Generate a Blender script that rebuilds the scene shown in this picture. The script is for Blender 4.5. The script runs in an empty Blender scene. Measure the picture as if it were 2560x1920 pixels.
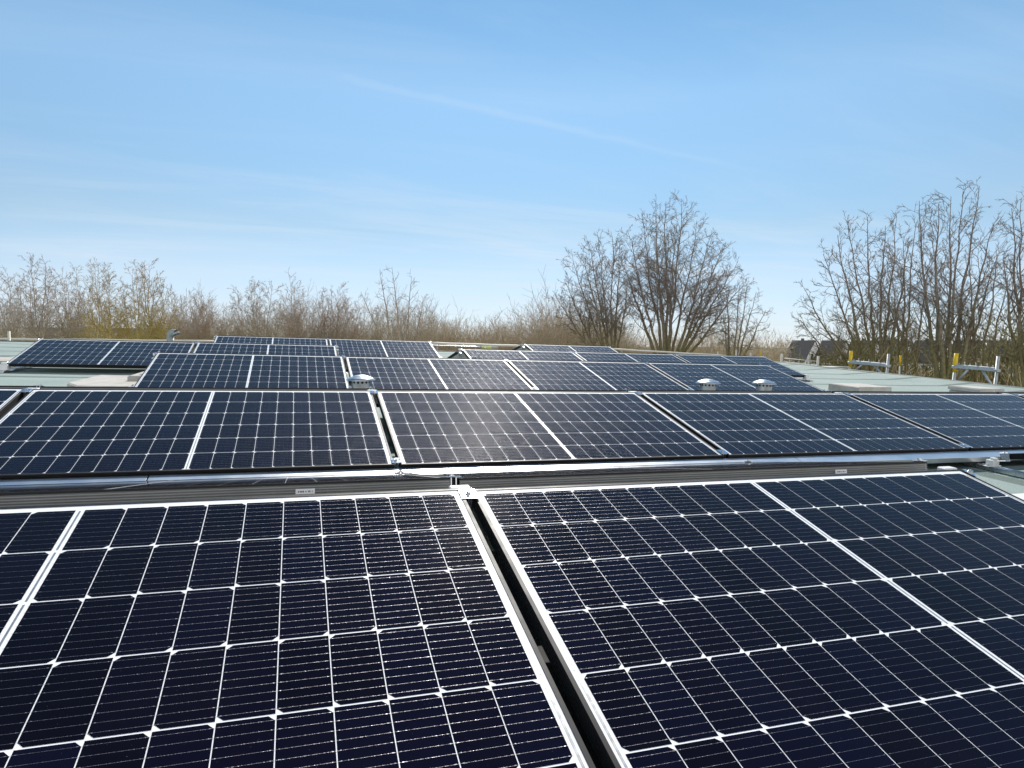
import bpy, math, random
import numpy as np
from mathutils import Matrix, Vector

R = math.radians
SC = bpy.context.scene
COL = SC.collection
rng = random.Random(7)

# ---------------------------------------------------------------- frames
EYE = 6.0                       # camera height above the ground (it stands on a flat roof)
CZ = 0.664                      # camera height above the lower panel edges, roof frame
YAW, PITCH, ROLL = 0.3132, R(3.4), R(0.5)
FOC = 1687.0 / 2560.0           # focal length / picture width


def cam_axes(pitch, roll, yaw):
    cp, sp, cr, sr = math.cos(pitch), math.sin(pitch), math.cos(roll), math.sin(roll)
    f = Vector((math.sin(yaw) * cp, math.cos(yaw) * cp, -sp))
    r = Vector((math.cos(yaw), -math.sin(yaw), 0))
    u = r.cross(f)
    r2, u2 = cr * r + sr * u, -sr * r + cr * u
    return Matrix((r2, u2, -f)).transposed()


CW = cam_axes(PITCH, ROLL, YAW)
# the roof falls slightly towards the right and towards the viewer (drainage fall)
ROOF_R = CW @ cam_axes(0.0951, 0.0394, YAW).transposed()
ROOF = Matrix.Translation((0, 0, EYE)) @ ROOF_R.to_4x4() @ Matrix.Translation((0, 0, -CZ))

# ---------------------------------------------------------------- camera
cd = bpy.data.cameras.new('camera')
cam = bpy.data.objects.new('camera', cd)
COL.objects.link(cam)
cd.sensor_width = 36.0
cd.lens = 36.0 * FOC
cd.clip_start = 0.05
cd.clip_end = 6000
cam.matrix_world = Matrix.Translation((0, 0, EYE)) @ CW.to_4x4()
SC.camera = cam


def at(px, py, depth):
    """world point seen at photo pixel (2560x1920) at this forward distance"""
    v = Vector(((px - 1280) / 1687.0, -(py - 960) / 1687.0, -1.0)) * depth
    return Vector((0, 0, EYE)) + CW @ v


def direction(px, py):
    return (at(px, py, 1.0) - Vector((0, 0, EYE))).normalized()


# ---------------------------------------------------------------- sun, sky, exposure
SUN_DIR = Vector((0.26726, 0.73552, 0.62255)).normalized()
sun_el = math.asin(SUN_DIR.z)
sun_az = math.atan2(SUN_DIR.x, SUN_DIR.y)
sd = bpy.data.lights.new('sun', 'SUN')
sd.energy = 3.6
sd.angle = R(0.53)
sd.color = (1.0, 0.95, 0.87)
sun = bpy.data.objects.new('sun', sd)
COL.objects.link(sun)
sun.rotation_euler = SUN_DIR.to_track_quat('Z', 'Y').to_euler()
sun.location = (0, 0, 60)

SC.view_settings.view_transform = 'Standard'
SC.view_settings.look = 'None'
SC.view_settings.gamma = 1.0
SC.view_settings.exposure = 0.55

world = bpy.data.worlds.new('World')
SC.world = world
world.use_nodes = True
wt = world.node_tree
for n in list(wt.nodes):
    wt.nodes.remove(n)


class NT:
    """small helper for node trees"""
    def __init__(self, tree):
        self.t = tree

    def add(self, kind, ins=None, **kw):
        n = self.t.nodes.new(kind)
        for k, v in kw.items():
            setattr(n, k, v)
        for k, v in (ins or {}).items():
            self.put(n.inputs[k], v)
        return n

    def put(self, sock, v):
        if hasattr(v, 'is_output') or isinstance(v, bpy.types.NodeSocket):
            self.t.links.new(v, sock)
        else:
            sock.default_value = v

    def math(self, op, a, b=0.0, c=None, clamp=False):
        n = self.t.nodes.new('ShaderNodeMath')
        n.operation = op
        n.use_clamp = clamp
        self.put(n.inputs[0], a)
        self.put(n.inputs[1], b)
        if c is not None:
            self.put(n.inputs[2], c)
        return n.outputs[0]

    def vmath(self, op, a, b=None):
        n = self.t.nodes.new('ShaderNodeVectorMath')
        n.operation = op
        self.put(n.inputs[0], a)
        if b is not None:
            self.put(n.inputs[1], b)
        return n

    def ramp(self, fac, stops):
        n = self.t.nodes.new('ShaderNodeValToRGB')
        self.put(n.inputs[0], fac)
        el = n.color_ramp.elements
        while len(el) < len(stops):
            el.new(0.5)
        for e, (p, c) in zip(el, stops):
            e.position = p
            e.color = c if len(c) == 4 else (*c, 1)
        return n.outputs[0]

    def mix(self, fac, a, b, kind='RGBA', blend='MIX'):
        n = self.t.nodes.new('ShaderNodeMix')
        n.data_type = kind
        if kind == 'RGBA':
            n.blend_type = blend
            self.put(n.inputs[0], fac)
            self.put(n.inputs[6], a)
            self.put(n.inputs[7], b)
            return n.outputs[2]
        self.put(n.inputs[0], fac)
        self.put(n.inputs[2], a)
        self.put(n.inputs[3], b)
        return n.outputs[0]

    def remap(self, v, a, b, c=0.0, d=1.0):
        n = self.t.nodes.new('ShaderNodeMapRange')
        self.put(n.inputs[0], v)
        for i, x in enumerate((a, b, c, d)):
            n.inputs[1 + i].default_value = x
        n.interpolation_type = 'SMOOTHSTEP'
        return n.outputs[0]

    def noise(self, vec, scale, detail=4, rough=0.5, dist=0.0):
        n = self.add('ShaderNodeTexNoise', {'Scale': scale, 'Detail': detail, 'Roughness': rough, 'Distortion': dist})
        self.put(n.inputs['Vector'], vec)
        return n.outputs[0]


def build_sky():
    g = NT(wt)
    sky = g.add('ShaderNodeTexSky', sky_type='NISHITA')
    sky.sun_disc = False
    sky.sun_elevation = sun_el
    sky.sun_rotation = sun_az
    sky.altitude = 50
    sky.air_density = 1.0
    sky.dust_density = 0.0
    sky.ozone_density = 3.0
    co = g.add('ShaderNodeTexCoord').outputs['Generated']
    d = g.vmath('NORMALIZE', co).outputs[0]
    sep = g.add('ShaderNodeSeparateXYZ', {0: d})
    z = g.math('MAXIMUM', sep.outputs[2], 0.0)
    # cirrus lives on a plane high above: project the direction on it
    k = g.math('DIVIDE', 1.0, g.math('ADD', z, 0.10))
    u = g.math('MULTIPLY', sep.outputs[0], k)
    v = g.math('MULTIPLY', sep.outputs[1], k)
    pl = g.add('ShaderNodeCombineXYZ', {0: u, 1: v, 2: 0.0}).outputs[0]
    mp = g.add('ShaderNodeMapping', {'Vector': pl})
    mp.inputs['Rotation'].default_value = (0, 0, R(-32))
    mp.inputs['Scale'].default_value = (0.55, 2.1, 1)
    n1 = g.noise(mp.outputs[0], 0.85, 11, 0.62, 0.9)
    mp2 = g.add('ShaderNodeMapping', {'Vector': pl})
    mp2.inputs['Location'].default_value = (3.1, 1.7, 0)
    mp2.inputs['Rotation'].default_value = (0, 0, R(18))
    mp2.inputs['Scale'].default_value = (0.35, 0.9, 1)
    n2 = g.noise(mp2.outputs[0], 0.6, 5, 0.5, 0.4)
    wisp = g.math('MULTIPLY', g.remap(n1, 0.40, 0.76), g.remap(n2, 0.30, 0.62))
    low = g.remap(z, 0.02, 0.34, 1.0, 0.30)
    cir = g.math('MULTIPLY', g.math('MULTIPLY', wisp, low), 0.50)
    # thin veil low over the horizon
    mp3 = g.add('ShaderNodeMapping', {'Vector': d})
    mp3.inputs['Scale'].default_value = (2.0, 2.0, 16.0)
    n3 = g.noise(mp3.outputs[0], 1.0, 4, 0.55, 0.3)
    veil = g.math('MULTIPLY', g.remap(z, 0.0, 0.26, 1.0, 0.0), g.remap(n3, 0.25, 0.75, 0.30, 0.68))
    # contrail: a straight line of vapour
    a, b = direction(830, 188), direction(1420, 322)
    nn = a.cross(b).normalized()
    t = (b - a).normalized()
    mid = a.dot(t)
    end = b.dot(t)
    dn = g.vmath('DOT_PRODUCT', d, tuple(nn)).outputs['Value']
    dt = g.vmath('DOT_PRODUCT', d, tuple(t)).outputs['Value']
    n4 = g.noise(d, 22.0, 5, 0.6, 0.4)
    wob = g.math('ADD', dn, g.math('MULTIPLY', g.math('SUBTRACT', n4, 0.5), 0.010))
    prof = g.remap(g.math('ABSOLUTE', wob), 0.0, 0.0075, 1.0, 0.0)
    span = g.math('MULTIPLY', g.remap(dt, mid - 0.02, mid + 0.05), g.remap(dt, end - 0.05, end + 0.42, 1.0, 0.0))
    trail = g.math('MULTIPLY', g.math('MULTIPLY', prof, span), g.math('ADD', 0.02, g.math('MULTIPLY', n4, 0.20)))
    tot = g.math('ADD', g.math('ADD', cir, veil), trail, clamp=True)
    tint = g.ramp(z, [(0.0, (0.62, 0.68, 0.92)), (0.16, (0.74, 0.77, 0.745)), (0.33, (1.07, 1.11, 0.99)), (0.50, (0.76, 1.03, 0.99))])
    blue = g.mix(1.0, sky.outputs[0], tint, blend='MULTIPLY')
    blue = g.vmath('SCALE', blue)
    blue.inputs[3].default_value = 1.27
    colr = g.mix(tot, blue.outputs[0], (7.4, 8.3, 9.2, 1))
    # added unseen broken cloud behind the viewer, fill light for camera-facing surfaces
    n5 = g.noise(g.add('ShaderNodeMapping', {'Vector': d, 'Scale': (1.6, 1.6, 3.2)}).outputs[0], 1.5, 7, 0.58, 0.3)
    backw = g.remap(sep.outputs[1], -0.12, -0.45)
    fill_cloud = g.math('MULTIPLY', g.math('MULTIPLY', backw, g.remap(n5, 0.36, 0.56)), g.remap(z, 0.98, 0.75, 0.0, 1.0))
    colr = g.mix(fill_cloud, colr, (13.5, 13.2, 12.8, 1))
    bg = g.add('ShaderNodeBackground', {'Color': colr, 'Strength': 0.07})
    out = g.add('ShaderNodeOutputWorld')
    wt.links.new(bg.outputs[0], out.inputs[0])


build_sky()

# ---------------------------------------------------------------- materials


def new_mat(name):
    m = bpy.data.materials.new(name)
    m.use_nodes = True
    t = m.node_tree
    b = t.nodes['Principled BSDF']
    return m, NT(t), b


def setp(b, **kw):
    for k, v in kw.items():
        b.inputs[k.replace('_', ' ')].default_value = v


def plain(name, col, rough=0.5, metal=0.0, var=0.12, scale=9.0, bump=0.0, bscale=60.0, **kw):
    """colour varied by two noises, roughness varied too"""
    m, g, b = new_mat(name)
    co = g.add('ShaderNodeTexCoord').outputs['Object']
    n = g.noise(co, scale, 6, 0.6)
    lo = tuple(c * (1 - var) for c in col)
    hi = tuple(min(1, c * (1 + var)) for c in col)
    g.put(b.inputs['Base Color'], g.ramp(n, [(0.3, lo), (0.7, hi)]))
    g.put(b.inputs['Roughness'], g.remap(n, 0.2, 0.8, max(0.02, rough - 0.06), rough + 0.06))
    setp(b, Metallic=metal)
    if bump:
        bn = g.noise(co, bscale, 4, 0.6)
        bp = g.add('ShaderNodeBump', {'Height': bn, 'Strength': bump, 'Distance': 0.01})
        g.put(b.inputs['Normal'], bp.outputs[0])
    setp(b, **kw)
    return m


GLASS = dict(Coat_Weight=0.72, Coat_Roughness=0.008, Coat_IOR=1.24)


def cell_mat():
    m, g, b = new_mat('silicon_cell')
    tc = g.add('ShaderNodeTexCoord')
    co = tc.outputs['Object']
    geo = g.add('ShaderNodeNewGeometry')
    rnd = geo.outputs['Random Per Island']
    base = g.ramp(rnd, [(0.0, (0.0026, 0.0017, 0.0052)), (0.5, (0.0034, 0.0024, 0.0085)), (1.0, (0.0036, 0.0032, 0.0125))])
    # dust specks on the glass
    vn = g.add('ShaderNodeTexVoronoi', {'Scale': 130.0, 'Randomness': 1.0})
    g.put(vn.inputs['Vector'], co)
    n = g.noise(co, 700.0, 2, 0.5)
    speck = g.math('MULTIPLY', g.remap(vn.outputs['Distance'], 0.05, 0.16, 1.0, 0.0), g.remap(n, 0.58, 0.70))
    big = g.noise(co, 3.0, 5, 0.6)
    dusty = g.math('ADD', g.math('MULTIPLY', speck, 0.20), g.math('MULTIPLY', g.remap(big, 0.42, 0.78), 0.003))
    g.put(b.inputs['Base Color'], g.mix(dusty, base, (0.55, 0.53, 0.50, 1)))
    setp(b, Roughness=0.28, **GLASS)
    b.inputs['Specular IOR Level'].default_value = 0.0004
    setp(b, Sheen_Weight=0.012, Sheen_Roughness=0.35)     # dust film, shows at grazing angles
    b.inputs['Sheen Tint'].default_value = (0.9, 0.92, 0.95, 1)
    return m


def ribbon_mat():
    m, g, b = new_mat('tinned_ribbon')
    co = g.add('ShaderNodeTexCoord').outputs['Object']
    n = g.noise(co, 95.0, 3, 0.75)
    g.put(b.inputs['Base Color'], g.ramp(n, [(0.30, (0.13, 0.125, 0.14)), (0.55, (0.21, 0.205, 0.225)), (0.76, (0.55, 0.53, 0.56))]))
    g.put(b.inputs['Roughness'], g.remap(n, 0.3, 0.7, 0.52, 0.38))
    setp(b, Metallic=0.9)
    bp = g.add('ShaderNodeBump', {'Height': g.noise(co, 420.0, 2, 0.6), 'Strength': 0.35, 'Distance': 0.002})
    g.put(b.inputs['Normal'], bp.outputs[0])
    return m


def roof_mat():
    m, g, b = new_mat('roofing_felt')
    co = g.add('ShaderNodeTexCoord').outputs['Object']
    n = g.noise(co, 1.1, 6, 0.62)
    f = g.noise(co, 140.0, 3, 0.7)
    c1 = g.ramp(n, [(0.28, (0.27, 0.345, 0.325)), (0.55, (0.335, 0.405, 0.38)), (0.8, (0.40, 0.46, 0.43))])
    c2 = g.mix(g.remap(f, 0.35, 0.68), (0.62, 0.65, 0.62, 1), (1.15, 1.15, 1.15, 1))
    c3 = g.mix(1.0, c1, c2, blend='MULTIPLY')
    # lapped seams every metre
    w = g.noise(co, 2.3, 3, 0.6)
    wv = g.add('ShaderNodeCombineXYZ', {0: 0.0, 1: g.math('MULTIPLY', g.math('SUBTRACT', w, 0.5), 0.035), 2: 0.0}).outputs[0]
    bco = g.vmath('ADD', co, wv).outputs[0]
    br = g.add('ShaderNodeTexBrick', {'Color1': (1, 1, 1, 1), 'Color2': (0.93, 0.94, 0.94, 1), 'Mortar': (0.42, 0.46, 0.46, 1),
                                      'Scale': 1.0, 'Mortar Size': 0.085, 'Mortar Smooth': 0.25, 'Brick Width': 7.5, 'Row Height': 1.0})
    g.put(br.inputs['Vector'], bco)
    g.put(b.inputs['Base Color'], g.mix(1.0, c3, br.outputs['Color'], blend='MULTIPLY'))
    setp(b, Roughness=0.9)
    bp = g.add('ShaderNodeBump', {'Height': f, 'Strength': 0.35, 'Distance': 0.004})
    g.put(b.inputs['Normal'], bp.outputs[0])
    return m


def bark_mat(name, low, high, h0, h1):
    """bark: mossy near the ground, bare and greyer up in the twigs"""
    m, g, b = new_mat(name)
    co = g.add('ShaderNodeTexCoord').outputs['Object']
    z = g.add('ShaderNodeSeparateXYZ', {0: co}).outputs[2]
    n = g.noise(co, 1.4, 5, 0.6)
    n2 = g.noise(co, 14.0, 4, 0.6)
    zz = g.math('ADD', z, g.math('MULTIPLY', g.math('SUBTRACT', n, 0.5), 4.0))
    f = g.remap(zz, h0, h1)
    c = g.mix(f, (*low, 1), (*high, 1))
    g.put(b.inputs['Base Color'], g.mix(1.0, c, g.ramp(n2, [(0.3, (0.6, 0.6, 0.6)), (0.7, (1.3, 1.3, 1.3))]), blend='MULTIPLY'))
    setp(b, Roughness=0.85)
    b.inputs['Specular IOR Level'].default_value = 0.2
    return m


M = {
    'cell': cell_mat(),
    'ribbon': ribbon_mat(),
    'back': plain('white_backsheet', (0.90, 0.905, 0.91), 0.6, var=0.03, Specular_IOR_Level=0.3, **GLASS),
    'busgrey': plain('bus_ribbon', (0.33, 0.34, 0.35), 0.4, 0.6, var=0.2, scale=60),
    'frame': plain('anodised_frame', (0.022, 0.022, 0.023), 0.5, 0.0, var=0.2, scale=14, Specular_IOR_Level=0.18),
    'frameside': plain('grooved_frame_side', (0.25, 0.25, 0.245), 0.5, 0.25, var=0.15, scale=9),
    'alu': plain('mill_aluminium', (0.74, 0.75, 0.76), 0.27, 1.0, var=0.08, scale=25),
    'clamp': plain('clamp_plate', (0.56, 0.60, 0.64), 0.13, 1.0, var=0.10, scale=40),
    'rail': plain('rail_aluminium', (0.74, 0.75, 0.76), 0.33, 0.9, var=0.08, scale=5),
    'zinc': plain('galvanised_steel', (0.50, 0.52, 0.53), 0.5, 0.5, var=0.18, scale=18),
    'vent': plain('vent_sheet', (0.52, 0.54, 0.55), 0.36, 0.95, var=0.14, scale=16),
    'dark': plain('dark_opening', (0.02, 0.02, 0.022), 0.8),
    'gap_black': plain('gap_shade_black', (0.010, 0.010, 0.011), 0.85),
    'bolt': plain('bolt_steel', (0.55, 0.55, 0.56), 0.3, 1.0),
    'white': plain('white_coated', (0.78, 0.78, 0.76), 0.45, var=0.04),
    'sticker': plain('label_paper', (0.82, 0.82, 0.82), 0.35, var=0.02),
    'ink': plain('label_ink', (0.05, 0.05, 0.06), 0.6),
    'concrete': plain('concrete', (0.50, 0.475, 0.43), 0.9, var=0.16, scale=7, bump=0.5, bscale=90),
    'felt': roof_mat(),
    'flash': plain('edge_flashing', (0.055, 0.085, 0.080), 0.6, var=0.2, scale=5),
    'cream': plain('cream_paint', (0.66, 0.64, 0.55), 0.5, var=0.08, scale=3),
    'render': plain('house_render', (0.86, 0.85, 0.83), 0.85, var=0.06, scale=0.7),
    'tile': plain('roof_tile', (0.040, 0.040, 0.042), 0.7, var=0.3, scale=2.5),
    'window': plain('window_pane', (0.03, 0.035, 0.04), 0.08, var=0.2, scale=0.6),
    'brick': plain('brown_brick', (0.20, 0.14, 0.11), 0.9, var=0.25, scale=2.0),
    'darkwall': plain('dark_cladding', (0.16, 0.155, 0.15), 0.7, var=0.2, scale=0.4),
    'yellow': plain('yellow_sleeve', (0.78, 0.52, 0.01), 0.45, var=0.1, scale=12),
    'greypipe': plain('grey_plastic', (0.30, 0.335, 0.33), 0.5, var=0.1),
    'tower': plain('pale_tower', (0.70, 0.72, 0.74), 0.7, var=0.05, scale=0.05),
}

# ---------------------------------------------------------------- mesh helpers


class MB:
    def __init__(self):
        self.v, self.f, self.m, self.s = [], [], [], []

    def face(self, pts, mi=0, smooth=False):
        b = len(self.v)
        self.v += [tuple(p) for p in pts]
        self.f.append(tuple(range(b, b + len(pts))))
        self.m.append(mi)
        self.s.append(smooth)

    def box(self, a, b, mi=0, mat=None, bev=0.0):
        x0, y0, z0 = a
        x1, y1, z1 = b
        if bev <= 0:
            P = [(x0, y0, z0), (x1, y0, z0), (x1, y1, z0), (x0, y1, z0), (x0, y0, z1), (x1, y0, z1), (x1, y1, z1), (x0, y1, z1)]
            F = [(3, 2, 1, 0), (4, 5, 6, 7), (0, 1, 5, 4), (1, 2, 6, 5), (2, 3, 7, 6), (3, 0, 4, 7)]
        else:
            e = bev
            P, F = [], []
            for z, i in ((z0, e), (z0 + e, 0), (z1 - e, 0), (z1, e)):
                P += [(x0 + e, y0 + i, z), (x1 - e, y0 + i, z), (x1 - i, y0 + e, z), (x1 - i, y1 - e, z),
                      (x1 - e, y1 - i, z), (x0 + e, y1 - i, z), (x0 + i, y1 - e, z), (x0 + i, y0 + e, z)]
            F.append(tuple(range(7, -1, -1)))
            F.append(tuple(range(24, 32)))
            for r in range(3):
                for k in range(8):
                    F.append((r * 8 + k, r * 8 + (k + 1) % 8, r * 8 + 8 + (k + 1) % 8, r * 8 + 8 + k))
        o = len(self.v)
        for p in P:
            self.v.append(tuple(mat @ Vector(p)) if mat else p)
        for f in F:
            self.f.append(tuple(o + i for i in f))
            self.m.append(mi)
            self.s.append(False)

    def lathe(self, prof, n=32, c=(0, 0, 0), mi=0, smooth=True, mat=None):
        """prof: list of (r, z)"""
        o = len(self.v)
        for r, z in prof:
            for k in range(n):
                a = 2 * math.pi * k / n
                p = Vector((c[0] + r * math.cos(a), c[1] + r * math.sin(a), c[2] + z))
                self.v.append(tuple(mat @ p) if mat else tuple(p))
        for i in range(len(prof) - 1):
            for k in range(n):
                k2 = (k + 1) % n
                self.f.append((o + i * n + k, o + i * n + k2, o + (i + 1) * n + k2, o + (i + 1) * n + k))
                self.m.append(mi)
                self.s.append(smooth)

    def tube(self, pts, r, n=10, mi=0, smooth=True, cap=True):
        pts = [Vector(p) for p in pts]
        rs = r if isinstance(r, (list, tuple)) else [r] * len(pts)
        o = len(self.v)
        ref = None
        for i, p in enumerate(pts):
            t = (pts[min(i + 1, len(pts) - 1)] - pts[max(i - 1, 0)]).normalized()
            if ref is None:
                ref = t.orthogonal().normalized()
            a = (ref - t * ref.dot(t)).normalized()
            ref = a
            b = t.cross(a)
            for k in range(n):
                w = 2 * math.pi * k / n
                self.v.append(tuple(p + (a * math.cos(w) + b * math.sin(w)) * rs[i]))
        for i in range(len(pts) - 1):
            for k in range(n):
                k2 = (k + 1) % n
                self.f.append((o + i * n + k, o + i * n + k2, o + (i + 1) * n + k2, o + (i + 1) * n + k))
                self.m.append(mi)
                self.s.append(smooth)
        if cap:
            self.f.append(tuple(o + n - 1 - k for k in range(n)))
            self.f.append(tuple(o + (len(pts) - 1) * n + k for k in range(n)))
            self.m += [mi, mi]
            self.s += [False, False]

    def mesh(self, name, mats):
        me = bpy.data.meshes.new(name)
        me.from_pydata(self.v, [], self.f)
        for m in (mats if isinstance(mats, (list, tuple)) else [mats]):
            me.materials.append(m)
        me.polygons.foreach_set('material_index', self.m)
        me.polygons.foreach_set('use_smooth', self.s)
        me.update()
        return me


def link(name, me, parent=None):
    o = bpy.data.objects.new(name, me)
    COL.objects.link(o)
    if parent is not None:
        o.parent = parent
    return o


def tag(o, label=None, cat=None, group=None, kind=None):
    if label:
        o['label'] = label
    if cat:
        o['category'] = cat
    if group:
        o['group'] = group
    if kind:
        o['kind'] = kind
    return o


def empty(name, mw):
    o = bpy.data.objects.new(name, None)
    o.empty_display_size = 0.1
    COL.objects.link(o)
    o.matrix_world = mw
    return o


def copy_tree(o, parent=None):
    c = o.copy()
    COL.objects.link(c)
    if parent is not None:
        c.parent = parent
    for ch in list(o.children):
        copy_tree(ch, c)
    return c


PROTO = {}


def place(kind, maker, mw, label, cat, group):
    """first call builds the thing, later calls copy it with its parts"""
    if kind not in PROTO:
        o = maker()
        PROTO[kind] = o
    else:
        o = copy_tree(PROTO[kind])
    o.matrix_world = mw
    return tag(o, label, cat, group)


def roofm(x, y, z, rx=0.0, rz=0.0):
    return ROOF @ Matrix.Translation((x, y, z)) @ Matrix.Rotation(rz, 4, 'Z') @ Matrix.Rotation(rx, 4, 'X')


# ---------------------------------------------------------------- the setting
ZR = -0.105                      # roof surface below the lower panel edges (roof frame)


def build_ground():
    b = MB()
    S = 2500
    n = 24
    for i in range(n):
        for j in range(n):
            x0, x1 = -S + 2 * S * i / n, -S + 2 * S * (i + 1) / n
            y0, y1 = -S + 2 * S * j / n, -S + 2 * S * (j + 1) / n
            b.face([(x0, y0, 0), (x1, y0, 0), (x1, y1, 0), (x0, y1, 0)])
    m, g, p = new_mat('winter_grass')
    co = g.add('ShaderNodeTexCoord').outputs['Object']
    n1 = g.noise(co, 0.05, 6, 0.6)
    n2 = g.noise(co, 2.5, 5, 0.7)
    c = g.ramp(n1, [(0.3, (0.05, 0.06, 0.02)), (0.55, (0.09, 0.08, 0.035)), (0.8, (0.12, 0.09, 0.05))])
    g.put(p.inputs['Base Color'], g.mix(1.0, c, g.ramp(n2, [(0.3, (0.5, 0.5, 0.5)), (0.7, (1.4, 1.4, 1.4))]), blend='MULTIPLY'))
    setp(p, Roughness=0.95)
    o = link('ground', b.mesh('ground', m))
    tag(o, kind='structure')


build_ground()

RX0, RX1, RY0, RY1 = -16.0, 10.35, -3.0, 14.7


def build_roof():
    root = empty('flat_roof_building', roofm(0, 0, ZR))
    tag(root, 'flat-roofed building covered in pale grey-green roofing felt under the panels', 'building')
    b = MB()
    nx, ny = 40, 30
    for i in range(nx):
        for j in range(ny):
            xs = [RX0 + (RX1 - RX0) * (i + k) / nx for k in (0, 1)]
            ys = [RY0 + (RY1 - RY0) * (j + k) / ny for k in (0, 1)]

            def zz(x, y):     # slight unevenness and a low cant at the edges
                c = 0.045 * max(0, 1 - (RX1 - x) / 0.5) ** 2
                return c + 0.006 * math.sin(x * 1.7 + y * 0.6) * math.sin(y * 1.3)
            P = [(xs[0], ys[0]), (xs[1], ys[0]), (xs[1], ys[1]), (xs[0], ys[1])]
            b.face([(x, y, zz(x, y)) for x, y in P], 0, True)
    link('roof_membrane', b.mesh('roof_membrane', M['felt']), root)
    b = MB()
    for a, c in (((RX1 + .004, RY0, -0.20), (RX1 + 0.09, RY1 + .09, 0.060)), ((RX0 - .09, RY1 + .004, -0.20), (RX1 + .002, RY1 + 0.09, 0.016)),
                 ((RX0 - 0.09, RY0, -0.20), (RX0 - .004, RY1, 0.06))):
        b.box(a, c, bev=0.012)
    link('edge_flashing', b.mesh('edge_flashing', M['flash']), root)
    b = MB()
    b.box((RX0 + .02, RY0, -5.6), (RX1 - .02, RY1 - .02, -0.06))
    link('wall', b.mesh('wall', M['brick']), root)


build_roof()

# ---------------------------------------------------------------- solar panels
PL, PW, FT = 1.7055, 1.038, 0.035       # length, width, frame thickness
TILT = 0.2140
GX = 0.028                               # gap between neighbours in a row
PITCHX = PL + GX
CTI, STI = math.cos(TILT), math.sin(TILT)
GAP = 0.125                              # gap between the two panels at the ridge


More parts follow.
